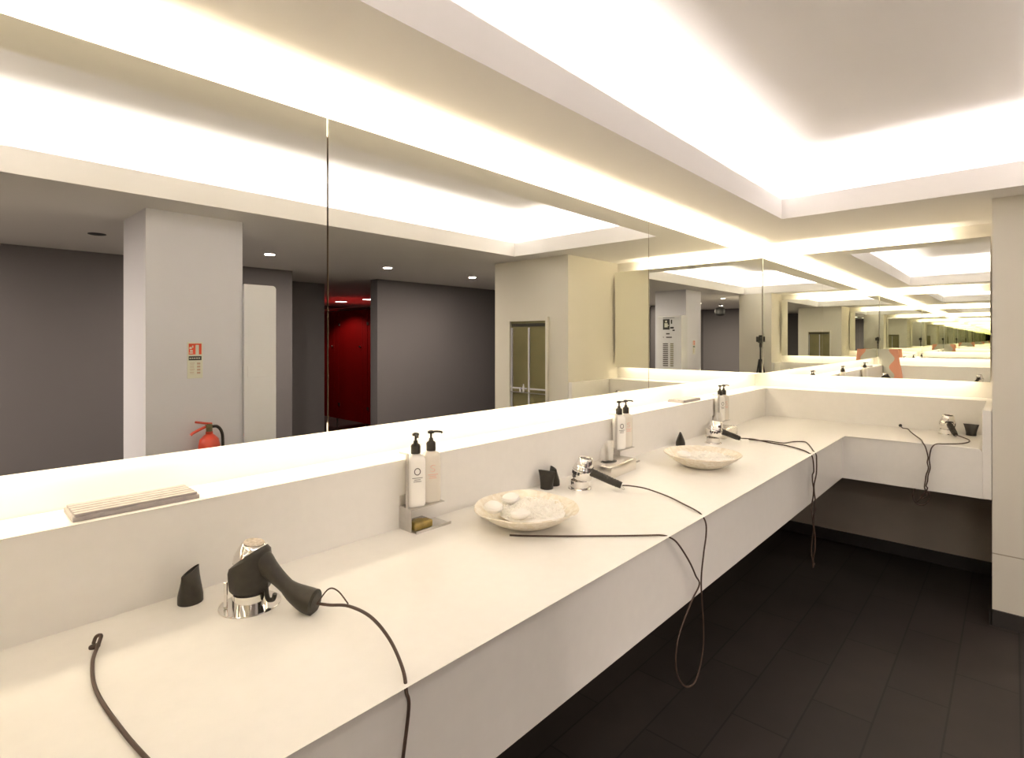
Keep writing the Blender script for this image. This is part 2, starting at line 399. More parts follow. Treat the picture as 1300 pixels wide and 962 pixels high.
# ------------------------------------------------------------------ hair dryers, holders, nozzles
def holder(label, loc, rotz, R_=.046, group='chrome hairdryer holders'):
    t = thing('hairdryer_holder', label, 'hairdryer holder', loc, rotz, group)
    obj('base_plate', lambda bm: add_lathe(bm, [(R_ - .001, 0), (R_, .001), (R_ - .001, .003), (.040, .004)], 40), M['chrome'], t, True)
    obj('cup', lambda bm: add_lathe(bm, [(.036, .0035), (.036, .030), (.034, .031), (.034, .006), (.001, .005)], 32, cap=False), M['chrome'], t, True)
    return t
HD = 'hairdryers resting in counter holders'
def dryer(label, dark, loc, rotz):
    t = thing('hairdryer', label, 'hairdryer', loc, rotz, HD)
    body = M['black_plastic'] if dark else M['chrome']
    tl = Matrix.Translation((0, 0, .0)) @ Matrix.Rotation(math.radians(10), 4, 'Y')
    if dark:
        wb = [0, 0, 0, .004, .012, .022, .024]
        obj('barrel', lambda bm: add_lathe(bm, [(.036, .036), (.040, .037), (.042, .040), (.044, .062), (.0445, .084), (.042, .101), (.035, .108)], 36, wob=lambda a, k: wb[k] * math.cos(a)), body, t, True)
        obj('rear_dome', lambda bm: add_lathe(bm, [(.037, .094), (.036, .106), (.031, .122), (.025, .134), (.021, .137)], 32, mtx=Matrix.Translation((-.016, .002, 0)) @ tl), M['chrome'], t, True)
        obj('air_grille', lambda bm: add_lathe(bm, [(.0215, .1365), (.0215, .1385), (.002, .1392)], 24, mtx=Matrix.Translation((-.016, .002, 0)) @ tl), M['grille'], t, True)
        obj('handle', lambda bm: add_tube(bm, [(.010, 0, .098), (.030, 0, .096), (.050, 0, .082), (.078, 0, .060), (.105, 0, .041), (.130, 0, .030), (.148, 0, .0245), (.162, 0, .0225)],
            lambda q: (.035 - .080 * q + .080 * q * q if q < .5 else .015 + .0105 * math.sin(min(1, (q - .5) / .36) * PI / 2) - (.007 if q > .97 else 0)), 20, flat=1.05), body, t, True)
        obj('switch', lambda bm: add_box(bm, (.036, -.006, .093), (.052, .006, .108), .003), M['steel'], t)
        obj('holder_hook', lambda bm: add_tube(bm, [(.040, 0, .052), (.041, 0, .030), (.046, 0, .016), (.058, 0, .018), (.062, 0, .030)], .005, 8), M['black_plastic'], t, True)
        obj('retaining_strap', lambda bm: add_box(bm, (-.036, -.038, .004), (-.028, -.034, .060), .001), M['chrome'], t)
        end = (.166, 0, .021)
    else:
        obj('barrel', lambda bm: add_lathe(bm, [(.031, .0335), (.034, .035), (.039, .042), (.040, .060), (.040, .078), (.0375, .082), (.0375, .085), (.034, .092)], 32, mtx=tl), body, t, True)
        obj('collar_groove', lambda bm: add_lathe(bm, [(.0401, .0735), (.0404, .0738), (.0404, .0752), (.0401, .0755)], 32, mtx=tl, cap=False), M['dark'], t, True)
        def badge(bm):
            for k in range(4):
                a = math.radians(205 + k * 17); v0 = len(bm.verts)
                add_box(bm, (.0396, -.0042, .056), (.0408, .0042, .0675), .0003)
                bm.verts.ensure_lookup_table()
                bmesh.ops.transform(bm, matrix=tl @ Matrix.Rotation(a, 4, 'Z'), verts=bm.verts[v0:])
        obj('maker_badge', badge, M['dark'], t)
        obj('rear_dome', lambda bm: add_lathe(bm, [(.034, .090), (.033, .100), (.029, .118), (.026, .121), (.023, .119), (.022, .108)], 32, mtx=tl @ Matrix.Translation((0.004, 0, 0)), cap=False), M['chrome'], t, True)
        obj('air_grille', lambda bm: add_lathe(bm, [(.023, .110), (.012, .113), (.003, .114)], 24, mtx=tl @ Matrix.Translation((0.004, 0, 0))), M['black_plastic'], t, True)
        def hb(bm):
            add_tube(bm, [(.034, 0, .072), (.040, 0, .070), (.045, 0, .067)], .023, 18, flat=.85)
            add_tube(bm, [(.040, 0, .066), (.075, 0, .053), (.115, 0, .037), (.150, 0, .025), (.160, 0, .0215)], lambda q: .0155 - .003 * q, 14)
            for k in range(9):      # ribbed grip
                x = .062 + k * .010; z = .0585 - (x - .062) * .385
                add_lathe(bm, [(.0158 - k * .0002, -.002), (.0166 - k * .0002, 0), (.0158 - k * .0002, .002)], 14, mtx=Matrix.Translation((x, 0, z)) @ Matrix.Rotation(math.radians(112), 4, 'Y'))
        obj('handle', hb, M['black_plastic'], t, True)
        obj('hanging_loop', lambda bm: add_tube(bm, [(.158, 0, .020), (.166, .004, .014), (.172, 0, .008), (.166, -.004, .008), (.158, 0, .014)], .0014, 6), M['steel'], t, True)
        end = (.163, 0, .0215)
    return t, end

def world(o, p):
    a = o.rotation_euler.z; return Vector((o.location.x + p[0] * math.cos(a) - p[1] * math.sin(a), o.location.y + p[0] * math.sin(a) + p[1] * math.cos(a), o.location.z + p[2]))
def cord(o, end, pts, r=.0034, extra=None):
    a = world(o, end); P = [a] + [Vector(p) for p in pts]
    ca, sa = math.cos(-o.rotation_euler.z), math.sin(-o.rotation_euler.z)
    def loc(v):
        d = Vector(v) - o.location; return (d.x * ca - d.y * sa, d.x * sa + d.y * ca, d.z)
    Q = [loc(v) for v in P]
    c = obj('cord', lambda bm: add_tube(bm, Q, r, 8, True, 10), M['cable'], o, True)
    return c, loc

def ang(dx, dy): return math.atan2(dy, dx)
D1 = (.485, -.222, ZC); a1 = ang(.075, -.135)
holder('chrome hairdryer holder under the black hairdryer', D1, a1, .063)
d1, e1 = dryer('black hairdryer with silver dome nearest the camera', True, D1, a1)
cz = ZC + .0036
c1, loc1 = cord(d1, e1, [(.575, -.40, .925), (.590, -.45, .934), (.590, -.53, .940), (.578, -.61, .932), (.560, -.675, .914), (.550, -.700, .890), (.548, -.706, .84), (.50, -.708, .62), (.41, -.71, .42),
                         (.33, -.71, .38), (.27, -.71, .46), (.235, -.708, .70), (.225, -.705, .86), (.222, -.693, .903), (.216, -.64, cz + .001), (.200, -.50, cz), (.192, -.35, cz), (.203, -.25, cz + .003), (.222, -.195, cz + .010), (.228, -.178, cz + .015), (.222, -.170, cz + .012), (.217, -.174, cz + .002)], .0032)
obj('cord_tie', lambda bm: add_tube(bm, [loc1(p) for p in [(.562, -.374, .925), (.577, -.392, .955), (.586, -.415, .955), (.592, -.445, .936)]], .0016, 6), M['cable'], d1, True)
obj('cord_grommet', lambda bm: add_lathe(bm, [(.009, cz - .0035), (.009, cz), (.004, cz + .0015)], 14, mtx=Matrix.Translation(Vector(loc1((.218, -.178, 0))))), M['cable'], d1, True)

D2 = (1.738, -.205, ZC); a2 = ang(.075, -.15)
holder('chrome hairdryer holder behind the first bowl', D2, a2)
d2, e2 = dryer('silver hairdryer with black ribbed handle beside the first bowl', False, D2, a2)
cord(d2, e2, [(1.825, -.38, .922), (1.85, -.43, .916), (1.845, -.52, .906), (1.805, -.60, cz), (1.765, -.66, cz + .001), (1.748, -.690, .899), (1.745, -.706, .875), (1.742, -.708, .834), (1.718, -.71, .78), (1.700, -.71, .694), (1.716, -.71, .56), (1.712, -.71, .47),
                 (1.66, -.71, .40), (1.585, -.71, .415), (1.525, -.71, .49), (1.535, -.71, .58), (1.62, -.712, .66), (1.672, -.716, .70), (1.650, -.714, .735), (1.610, -.712, .79), (1.545, -.708, .860), (1.505, -.703, .890), (1.475, -.688, .9025), (1.44, -.655, cz), (1.36, -.575, cz), (1.27, -.48, cz), (1.20, -.40, cz), (1.17, -.36, cz)], .0026)

D3 = (2.995, -.215, ZC); a3 = ang(.14, -.11)
holder('chrome hairdryer holder behind the second bowl', D3, a3)
d3, e3 = dryer('silver hairdryer with black ribbed handle behind the second bowl', False, D3, a3)
def twist(P, r=.0042, turns=7):
    out = []
    S_ = spline(P, 10); n = len(S_)
    for i, p in enumerate(S_):
        a = 2 * PI * turns * i / n; out.append(p + Vector((r * math.cos(a), r * .8 * math.sin(a), 0)))
    return out
down3 = [(3.030, -.712, .82), (3.018, -.712, .75), (3.008, -.712, .65), (3.010, -.712, .55), (3.004, -.712, .42), (3.000, -.712, .36)]
up3 = list(reversed([(a + .009, b - .007, c) for a, b, c in down3]))
cord(d3, e3, [(3.16, -.335, .917), (3.22, -.36, .908), (3.20, -.45, cz), (3.175, -.54, cz), (3.115, -.63, cz), (3.055, -.682, .902), (3.043, -.704, .885)] + twist(down3, .005, 3)[::4] + [(3.0, -.716, .345), (3.006, -.719, .36)] + twist(up3, .005, 3)[::4] +
     [(3.088, -.712, .862), (3.105, -.705, .890), (3.130, -.685, .903), (3.20, -.66, cz), (3.30, -.62, cz), (3.36, -.585, cz), (3.32, -.54, cz), (3.24, -.51, cz), (3.21, -.44, cz + .006), (3.23, -.38, cz), (3.22, -.33, cz)], .0032)

D4 = (4.255, -1.150, ZC); a4 = ang(-.14, -.045)
holder('chrome hairdryer holder on the short end counter', D4, a4)
d4, e4 = dryer('silver hairdryer pointing at the camera on the short end counter', False, D4, a4)
xh = 3.746
dn = [(xh, -1.110, .83), (xh, -1.112, .77), (xh, -1.100, .70), (xh, -1.098, .655)]
cord(d4, e4, [(4.085, -1.215, .918), (4.03, -1.262, .908), (3.96, -1.262, cz), (3.87, -1.225, cz), (3.81, -1.17, cz), (3.775, -1.135, .902), (3.752, -1.118, .880)] + twist(dn, .005, 3)[::5] +
     [(xh, -1.072, .60), (xh, -1.050, .575), (xh, -1.038, .60), (xh, -1.045, .645), (xh, -1.036, .60), (xh, -1.055, .565), (xh, -1.085, .565), (xh, -1.110, .60), (xh - .006, -1.108, .64), (xh - .006, -1.085, .63), (xh - .006, -1.075, .60), (xh - .006, -1.10, .62)] +
     twist([(a - .006, b + .008, c) for a, b, c in reversed(dn)], .005, 3)[::5] + [(xh, -1.098, .865), (3.752, -1.090, .890), (3.775, -1.078, .9035), (3.84, -1.068, cz), (3.90, -1.055, cz), (4.02, -1.02, cz), (4.12, -.985, cz + .006), (4.20, -.96, cz + .012), (4.28, -.925, cz + .004), (4.335, -.905, .915)], .0032)
pl = obj('power_plug', lambda bm: add_lathe(bm, [(.009, 0), (.009, .012), (.005, .02)], 12, mtx=Matrix.Translation(Vector((0, 0, 0)))), M['black_rubber'], d4, True)
v_ = Vector((4.345, -.905, .915)) - Vector(D4); c_, s_ = math.cos(-a4), math.sin(-a4)
pl.location = (v_.x * c_ - v_.y * s_, v_.x * s_ + v_.y * c_, v_.z); pl.rotation_euler = (0, -PI / 2, -a4)

D5 = (XDS + .10, -1.13, ZC)
holder('chrome hairdryer holder on the counter behind the camera', D5, .3)
dup(d2, D5, .3, 'silver hairdryer on the counter behind the camera, seen in the end mirror')
# the copied dryer keeps its barrel and handle; its cord is a short one of its own
for o in list(bpy.data.objects):
    if o.parent and o.parent.name.startswith('hairdryer') and o.name.startswith('cord') and o.parent.get('label', '').endswith('end mirror'):
        bpy.data.objects.remove(o)

def nozzle(bm, w=.038, h=.068, r=.025, t=.006):
    # round collar that flattens to a long slot
    rings = []; N = 28
    for k in range(10):
        q = k / 9.; z = h * q; e = q * q * (3 - 2 * q)
        if q < .2: e = 0
        else: e = ((q - .2) / .8) ** 1.3
        ring = []
        for i in range(N):
            a = 2 * PI * i / N
            px = (r * (1 - e) + w * e) * math.cos(a); py = (r * (1 - e) + t * e) * math.sin(a)
            ring.append(bm.verts.new((px, py, z)))
        rings.append(ring)
    for (rw, rt, z) in ((w - .003, t - .0025, h), (w - .008, t - .0035, h - .02)):
        rings.append([bm.verts.new((rw * math.cos(2 * PI * i / N), rt * math.sin(2 * PI * i / N), z)) for i in range(N)])
    for a, b in zip(rings, rings[1:]):
        for i in range(N): bm.faces.new([a[i], a[(i + 1) % N], b[(i + 1) % N], b[i]])
    bm.faces.new(rings[0][::-1]); bm.faces.new(rings[-1])
nz = obj('hairdryer_nozzle', nozzle, M['black_plastic'], None, True, (.400, -.112, ZC), math.radians(48))
tag(nz, 'black slotted hairdryer nozzle left of the black hairdryer', 'nozzle', 'black hairdryer nozzles on the counter')
for loc, rz, lab in (((1.645, -.115, ZC), math.radians(100), 'wide black hairdryer nozzle behind the first bowl, left of its pair'),
                     ((1.702, -.103, ZC), math.radians(55), 'narrow-side-on black nozzle behind the first bowl, right of its pair'),
                     ((2.800, -.115, ZC), math.radians(30), 'black hairdryer nozzle behind the second bowl'),
                     ((4.285, -1.262, ZC), math.radians(82), 'black hairdryer nozzle at the right end of the short counter')):
    dup(nz, loc, rz, lab)

# ------------------------------------------------------------------ tissue boxes
def tissue(label, loc, rotz):
    t = thing('tissue_box', label, 'tissue box', loc, rotz, 'chrome tissue boxes')
    def bx(bm):
        add_box(bm, (-.115, -.058, 0), (.115, .058, .052), .004, 3)
    obj('case', bx, M['case'], t, True)
    obj('slot_rim', lambda bm: add_lathe(bm, [(.03, .0515), (.03, .0535), (.026, .0535), (.026, .052)], 24, sx=1.6, cx=-.03), M['steel'], t, True)
    def tis(bm):
        N = 14; rows = []
        for k in range(7):
            q = k / 6.
            rows.append([bm.verts.new((-.062 + .016 * q + (i / (N - 1.)) * (.062 - .008 * q), .007 * math.sin(i * .8 + k * .4) * (1 - .4 * q) - .004 + .01 * q, .048 + (.060 + .030 * min(1, i / 4.)) * q)) for i in range(N)])
        for a, b in zip(rows, rows[1:]):
            for i in range(N - 1): bm.faces.new([a[i], a[i + 1], b[i + 1], b[i]])
        bmesh.ops.solidify(bm, geom=list(bm.faces), thickness=.0012)
    obj('tissue', tis, M['paper'], t, True, (0, 0, 0), math.radians(-42))
    return t
tb = tissue('chrome tissue box with a white tissue, by the middle dispenser stand', (2.035, -.165, ZC), math.radians(4))
dup(tb, (3.255, -.160, ZC), math.radians(3), 'chrome tissue box by the farthest dispenser stand')

# ------------------------------------------------------------------ bowls
def bowl(label, loc, rz, R, h, wav):
    def f(bm):
        w = (lambda a, k: wav * math.sin(2 * a + .6) * (min(k, 8) / 8.) + wav * .5 * math.sin(5 * a) * (min(k, 8) / 8.)) if wav else None
        out = [(.35 * R, 0), (.42 * R, .002), (.55 * R, h * .16), (.70 * R, h * .38), (.84 * R, h * .66), (.95 * R, h * .9), (R, h), (R * .99, h + .003), (R * .965, h + .001)]
        inn = [(.90 * R, h * .86), (.78 * R, h * .62), (.62 * R, h * .38), (.40 * R, h * .22), (.10 * R, h * .18)]
        add_lathe(bm, out + inn, 48, wob=w)
    o = obj('decorative_bowl', f, M['bowl'], None, True, loc, rz)
    return tag(o, label, 'bowl', 'shallow woven-look bowls on the counter')
B1 = (1.285, -.325, ZC); B2 = (2.412, -.405, ZC)
bowl('shallow cream bowl with wavy rim and three white soaps, nearest the camera', B1, .4, .165, .055, .004)
bowl('shallow speckled cream bowl holding a single white soap, farther along the counter', B2, 0, .170, .060, .0)

def shreds(seed, n, R, zc, off):
    def f(bm):
        rnd = random.Random(seed)
        add_lathe(bm, [(R * 1.0, zc - .012), (R * .92, zc - .002), (R * .6, zc + .007), (R * .25, zc + .011), (.002, zc + .012)], 32, cx=off[0], cy=off[1],
                  wob=lambda a, k: .002 * math.sin(5 * a + k))
        for i in range(n):
            a = rnd.random() * 2 * PI; r = R * math.sqrt(rnd.random()) * .95; x, y = off[0] + r * math.cos(a), off[1] + r * math.sin(a)
            z = zc + .014 * (1 - (r / R) ** 2) + rnd.random() * .006; th = rnd.random() * 2 * PI; L = .010 + rnd.random() * .02; k = (rnd.random() - .5) * 2.5
            pts = []
            for j in range(5):
                pts.append((x, y, z + .004 * math.sin(j * 1.3 + i))); x += math.cos(th) * L / 3; y += math.sin(th) * L / 3; th += k
            add_tube(bm, pts, .0011, 4, True, 2, 1.)
    return f
s1 = obj('wood_wool', shreds(1, 330, .105, .042, (.022, -.004)), M['shred'], None, True, B1)
tag(s1, 'pale crinkled wood shavings heaped in the nearer bowl', 'shavings', kind='stuff')
s2 = obj('wood_wool', shreds(2, 300, .112, .036, (.022, -.012)), M['shred'], None, True, B2)
tag(s2, 'pale crinkled wood shavings heaped in the farther bowl', 'shavings', kind='stuff')
def oval(bm):
    add_lathe(bm, [(.002, 0), (.026, .003), (.038, .010), (.041, .016), (.038, .023), (.026, .029), (.002, .031)], 28, sy=.72)
so = obj('soap', oval, M['white_soap'], None, True, (B1[0] - .085, B1[1] + .062, ZC + .043), .9)
tag(so, 'large white oval soap at the left rim of the nearer bowl', 'soap', 'white oval soaps in the bowls')
for loc, rz, lab, sc in (((B1[0] - .080, B1[1] - .045, ZC + .046), -.2, 'white oval soap at the front left of the nearer bowl', .85),
                         ((B1[0] + .005, B1[1] + .072, ZC + .050), .5, 'white oval soap at the back of the nearer bowl', .95),
                         ((B2[0] - .082, B2[1] + .050, ZC + .044), .7, 'single white oval soap in the farther bowl', 1.0)):
    o = dup(so, loc, rz, lab); o.scale = (sc, sc, sc)

# ------------------------------------------------------------------ slatted trays on the ledge
def tray(label, loc, L, W, rz=0):
    t = thing('soap_tray', label, 'tray', loc, rz, 'striped metal trays on the mirror ledge')
    obj('plate', lambda bm: add_box(bm, (-L / 2, -W / 2, 0), (L / 2, W / 2, .010), .0015), M['hatch'], t)
    def slats(bm):
        n = 5
        for i in range(n):
            y = -W / 2 + W * (i + .5) / n
            add_box(bm, (-L / 2 + .004, y - W / n * .36, .0095), (L / 2 - .004, y + W / n * .36, .0155), .001)
    obj('slats', slats, M['hatch'], t)
    return t
tr = tray('striped metal tray on the ledge at the left', (.322, .004, ZL), .235, .100)
dup(tr, (3.115, .010, ZL), 0, 'striped metal tray on the ledge behind the second bowl')

# ------------------------------------------------------------------ things at the end behind the camera
def bag(bm):
    # soft upright bag: cross-sections widen above the ledge and towards the foot
    secs = [(0, -.305, -.068, .055), (.05, -.300, -.067, .060), (.20, -.280, -.067, .050), (.235, -.270, -.012, .040), (.34, -.258, -.006, .030), (.436, -.250, -.005, .014)]
    rings = []
    for z, ya, yb, th in secs:
        ring = []
        for k in range(24):
            a = 2 * PI * k / 24; e = .45
            ca, sa = math.cos(a), math.sin(a)
            ring.append(bm.verts.new((.034 + th / 2 * math.copysign(abs(ca) ** e, ca), (ya + yb) / 2 + (yb - ya) / 2 * math.copysign(abs(sa) ** e, sa), z)))
        rings.append(ring)
    for a, b in zip(rings, rings[1:]):
        for k in range(24): bm.faces.new([a[k], a[(k + 1) % 24], b[(k + 1) % 24], b[k]])
    bm.faces.new(rings[0][::-1]); bm.faces.new(rings[-1])
bg = obj('carrier_bag', bag, M['pink_bag'], None, True, (XDS + .002, 0, ZC), 0)
tag(bg, 'pink and grey wavy-patterned bag standing in the rear corner, seen in the end mirror', 'bag')

# camera on its tripod (shows up in the mirrors), directly behind the viewpoint
TH = .74567
fx, fy = math.cos(TH), math.sin(TH)         # view direction turns from +X toward +Y
fwd = Vector((math.cos(TH), math.sin(TH), 0)); back = -fwd
EYE = 1.4804
cam_t = thing('film_camera', 'black camera on a tripod, seen only in the mirrors', 'camera', Vector((0, -S, EYE)) + back * .010, TH)
obj('lens', lambda bm: add_lathe(bm, [(.024, -.045), (.026, -.03), (.026, -.006), (.028, -.004), (.028, 0), (.020, -.002), (.002, -.01)], 24, mtx=Matrix.Rotation(PI / 2, 4, 'Y')), M['black_plastic'], cam_t, True)
obj('body', lambda bm: (add_box(bm, (-.085, -.065, -.045), (-.040, .065, .040), .008), add_box(bm, (-.080, -.025, .038), (-.045, .025, .062), .006)), M['black_plastic'], cam_t, True)
tp = thing('tripod', 'black tripod carrying the camera, seen only in the mirrors', 'tripod', (fwd * -.072 + Vector((0, -S, 0))), 0)
obj('head', lambda bm: (add_box(bm, (-.03, -.03, EYE - .062), (.03, .03, EYE - .047), .003), add_lathe(bm, [(.016, EYE - .13), (.020, EYE - .12), (.020, EYE - .075), (.014, EYE - .062)], 16)), M['black_plastic'], tp, True)
obj('column', lambda bm: add_lathe(bm, [(.012, .75), (.012, EYE - .13)], 12), M['dark'], tp, True)
for k, aa in enumerate((.0, 1.75, -1.65)):
    obj('leg', lambda bm: add_tube(bm, [(.02 * math.cos(aa), .02 * math.sin(aa), 1.16), (.16 * math.cos(aa), .12 * math.sin(aa), .55), (.28 * math.cos(aa), .19 * math.sin(aa), .008)], lambda q: .012 - .004 * q, 8, False), M['dark'], tp, True)

# ------------------------------------------------------------------ wall cabinet on the pier
cx = XF
y0, y1, zt = -2.06, -1.575, 1.680
cab = thing('wall_cabinet', 'tall steel-framed glass cabinet on the pier, reflected in the long mirror', 'cabinet', (cx, 0, 0))
def fr(bm):
    d = .03
    add_box(bm, (-d, y0, .30), (0, y0 + .03, zt)); add_box(bm, (-d, y1 - .022, .30), (0, y1, zt)); add_box(bm, (-d, y0 + .03, zt - .035), (0, y1 - .022, zt)); add_box(bm, (-d, y0 + .03, .30), (0, y1 - .022, .33))
obj('frame', fr, M['pier'], cab)
obj('back_panel', lambda bm: add_box(bm, (-.004, y0 + .03, .33), (-.001, y1 - .022, zt - .035)), mat('olive_glass', (.34, .31, .16), .15, var=.15, scale=3), cab)
def grille(bm):
    for k in range(4): add_box(bm, (-.022, y0 + .05, zt - .062 - k * .007), (-.006, y1 - .04, zt - .058 - k * .007))
obj('vent_grille', grille, M['dark'], cab)
ym = (y0 + y1) / 2
for (a, b) in ((y0 + .045, ym - .015), (ym + .015, y1 - .035)):
    dr = obj('door', lambda bm: add_box(bm, (-.014, a, .62), (-.006, b, zt - .10), .001), M['acrylic'], cab)
    obj('door_frame', lambda bm: (add_box(bm, (-.020, a - .006, .61), (-.004, a + .006, zt - .095)), add_box(bm, (-.020, a, 1.02), (-.004, b, 1.032))), M['white_paint'], dr)
obj('shelf', lambda bm: add_box(bm, (-.028, y0 + .03, .985), (-.004, y1 - .022, .992)), M['steel'], cab)
for (yy, hh, nm) in ((-1.86, .075, 'taller white bottle on the cabinet shelf'), (-1.90, .045, 'small white pot on the cabinet shelf')):
    o = obj('jar', lambda bm: add_lathe(bm, [(.008, 0), (.010, .002), (.010, hh * .7), (.006, hh * .8), (.006, hh)], 16), M['gloss_white'], cab, True, (-.024 + .0, yy, .992))

# ------------------------------------------------------------------ extinguisher and its sign on the column
yc = -2.088
ex = thing('fire_extinguisher', 'red fire extinguisher on the white column, seen in the long mirror', 'fire extinguisher', (1.135, yc + .075, .42))
obj('cylinder', lambda bm: add_lathe(bm, [(.050, 0), (.056, .006), (.057, .03), (.057, .44), (.050, .475), (.030, .497), (.019, .505), (.019, .52)], 28), M['red'], ex, True)
obj('valve', lambda bm: (add_lathe(bm, [(.017, .515), (.017, .545), (.013, .55), (.013, .565)], 16), add_box(bm, (-.020, -.012, .54), (.016, .012, .560), .003)), mat('olive_brass', (.20, .18, .10), .35, .6), ex, True)
obj('lever', lambda bm: add_tube(bm, [(.014, 0, .563), (-.02, 0, .569), (-.075, 0, .582)], .0065, 8), M['red'], ex, True)
obj('carry_handle', lambda bm: add_tube(bm, [(.010, 0, .556), (-.03, 0, .545), (-.085, 0, .520), (-.098, 0, .508)], .008, 8), M['red'], ex, True)
obj('hose', lambda bm: add_tube(bm, [(.014, .01, .548), (.040, .012, .545), (.062, .012, .515), (.070, .012, .46), (.070, .012, .30), (.066, .012, .20)], .0085, 8), M['black_rubber'], ex, True)
obj('bracket', lambda bm: add_box(bm, (-.02, -.074, .30), (.02, -.055, .36)), M['steel'], ex)
sg = thing('safety_sign', 'small fire extinguisher sign with red top on the white column', 'sign', (1.082, yc, 1.250))
obj('plate', lambda bm: add_box(bm, (-.041, 0, 0), (.041, .003, .212), .001), M['sign_white'], sg)
obj('red_field', lambda bm: (add_box(bm, (-.034, .003, .140), (-.004, .0038, .204)), add_box(bm, (.020, .003, .140), (.034, .0038, .204)), add_box(bm, (-.004, .003, .196), (.034, .0038, .204)), add_box(bm, (-.004, .003, .140), (.002, .0038, .204))), M['sign_red'], sg)
obj('flame', lambda bm: (add_box(bm, (-.030, .0038, .146), (-.012, .0043, .152)), add_box(bm, (-.027, .0038, .156), (-.013, .0043, .166)), add_box(bm, (-.030, .0038, .172), (-.018, .0043, .184)), add_box(bm, (-.016, .0038, .180), (-.010, .0043, .192))), M['sign_white'], sg)
obj('black_band', lambda bm: add_box(bm, (-.034, .003, .106), (.034, .0038, .130)), M['sign_black'], sg)
def marks(bm):
    for k in range(5): add_box(bm, (-.03 + k * .012, .0038, .115), (-.022 + k * .012, .0043, .121))
obj('band_lettering', marks, M['sign_white'], sg)
def marks2(bm):
    for k in range(4):
        add_box(bm, (-.028, .003, .088 - k * .018), (-.002 - .004 * (k % 2), .0036, .091 - k * .018)); add_box(bm, (-.026, .003, .081 - k * .018), (-.006, .0036, .083 - k * .018))
        add_box(bm, (.010, .003, .080 - k * .018), (.028, .0036, .092 - k * .018))
obj('small_print', marks2, mat('faded_print', (.50, .36, .28), .6), sg)

# ------------------------------------------------------------------ boards on the back wall
vm = thing('vending_cabinet', 'tall glossy white cabinet with black pictogram attached to the side of the white column', 'cabinet', (1.352, -2.45, 0))
VW, VD, VH = .198, .385, 1.823
def vbody(bm):
    r_ = .022; pts = [(0, .0), (VW, .0), (VW, VH - r_)] + [(VW - r_ + r_ * math.cos(a), VH - r_ + r_ * math.sin(a)) for a in [k * PI / 12 for k in range(1, 7)]] + [(0, VH)]
    lo = [bm.verts.new((p[0], 0, p[1])) for p in pts]; hi = [bm.verts.new((p[0], VD, p[1])) for p in pts]
    n = len(pts); bm.faces.new(lo); bm.faces.new(hi[::-1])
    for k in range(n): bm.faces.new([lo[k], hi[k], hi[(k + 1) % n], lo[(k + 1) % n]])
obj('body', vbody, M['gloss_white'], vm)
obj('side_rail', lambda bm: add_box(bm, (.02, VD, 1.24), (VW - .03, VD + .003, 1.31), .001), M['gloss_white'], vm)
def picto(bm):
    x0, x1 = VW, VW + .0025
    add_box(bm, (x0, .10, VH - .205), (x1, .205, VH - .05)); add_box(bm, (x0, .10, VH - .035), (x1, .28, VH - .028))
    add_box(bm, (x0, .225, VH - .12), (x1, .245, VH - .06)); add_box(bm, (x0, .215, VH - .19), (x1, .27, VH - .165)); add_box(bm, (x0, .25, VH - .225), (x1, .285, VH - .205))
obj('pictogram', picto, M['sign_black'], vm)
obj('pictogram_figure', lambda bm: (add_lathe(bm, [(.016, 0), (.016, .0012)], 14, mtx=Matrix.Translation((VW + .0025, .15, VH - .085)) @ Matrix.Rotation(PI / 2, 4, 'Y')), add_box(bm, (VW + .0025, .125, VH - .17), (VW + .0037, .175, VH - .11)), add_box(bm, (VW + .0025, .15, VH - .15), (VW + .0037, .195, VH - .135))), M['sign_white'], vm)
def hd(bm):
    add_box(bm, (VW, .15, VH - .275), (VW + .0025, .205, VH - .255)); add_box(bm, (VW, .15, VH - .325), (VW + .0025, .24, VH - .308)); add_box(bm, (VW, .10, VH - .322), (VW + .0025, .112, VH - .31))
obj('heading', hd, M['ink'], vm)
for ya, yb in ((.10, .18), (.215, .265)):
    obj('button_column', lambda bm: [add_box(bm, (VW, ya, VH - .42 - k * .029), (VW + .003, yb, VH - .405 - k * .029)) for k in range(12)], M['ink'] if ya < .2 else M['olive_ink'], vm)

# ------------------------------------------------------------------ red cubicles down the corridor
xr = 4.74
cub = thing('toilet_cubicles', 'row of tall red cubicle doors down the corridor, seen in the long mirror', 'cubicles', (xr, 0, 0))
yy = -5.3; i = 0
while yy > -8.9:
    w = .72
    dd = obj('door', lambda bm: add_box(bm, (0, yy - w, .145), (.02, yy, 1.945), .002), M['red_door'], cub)
    obj('knob', lambda bm: add_lathe(bm, [(.014, -.03), (.018, -.02), (.010, 0)], 14, mtx=Matrix.Translation((0, yy - .05, 1.36)) @ Matrix.Rotation(PI / 2, 4, 'Y')), M['steel'], dd)
    for hz in (.36, 1.70): obj('hinge', lambda bm: add_box(bm, (-.012, yy - w - .012, hz), (0, yy - w + .035, hz + .05)), M['steel'], dd)
    pp = obj('pilaster', lambda bm: add_box(bm, (-.004, yy - w - .14, .145), (.024, yy - w - .006, 1.945), .002), M['red_door'], cub)
    obj('foot', lambda bm: add_lathe(bm, [(.026, .0), (.026, .01), (.012, .012), (.012, .146)], 12, mtx=Matrix.Translation((.01, yy - w - .07, 0))), M['steel'], pp)
    obj('partition', lambda bm: add_box(bm, (.025, yy - w - .08, .145), (1.45, yy - w - .062, 1.945)), M['red_door'], cub)
    yy -= w + .15
obj('head_rail', lambda bm: add_tube(bm, [(0.01, -4.9, 1.985), (0.01, -9.4, 1.985)], .016, 8, False), M['steel'], cub, True)

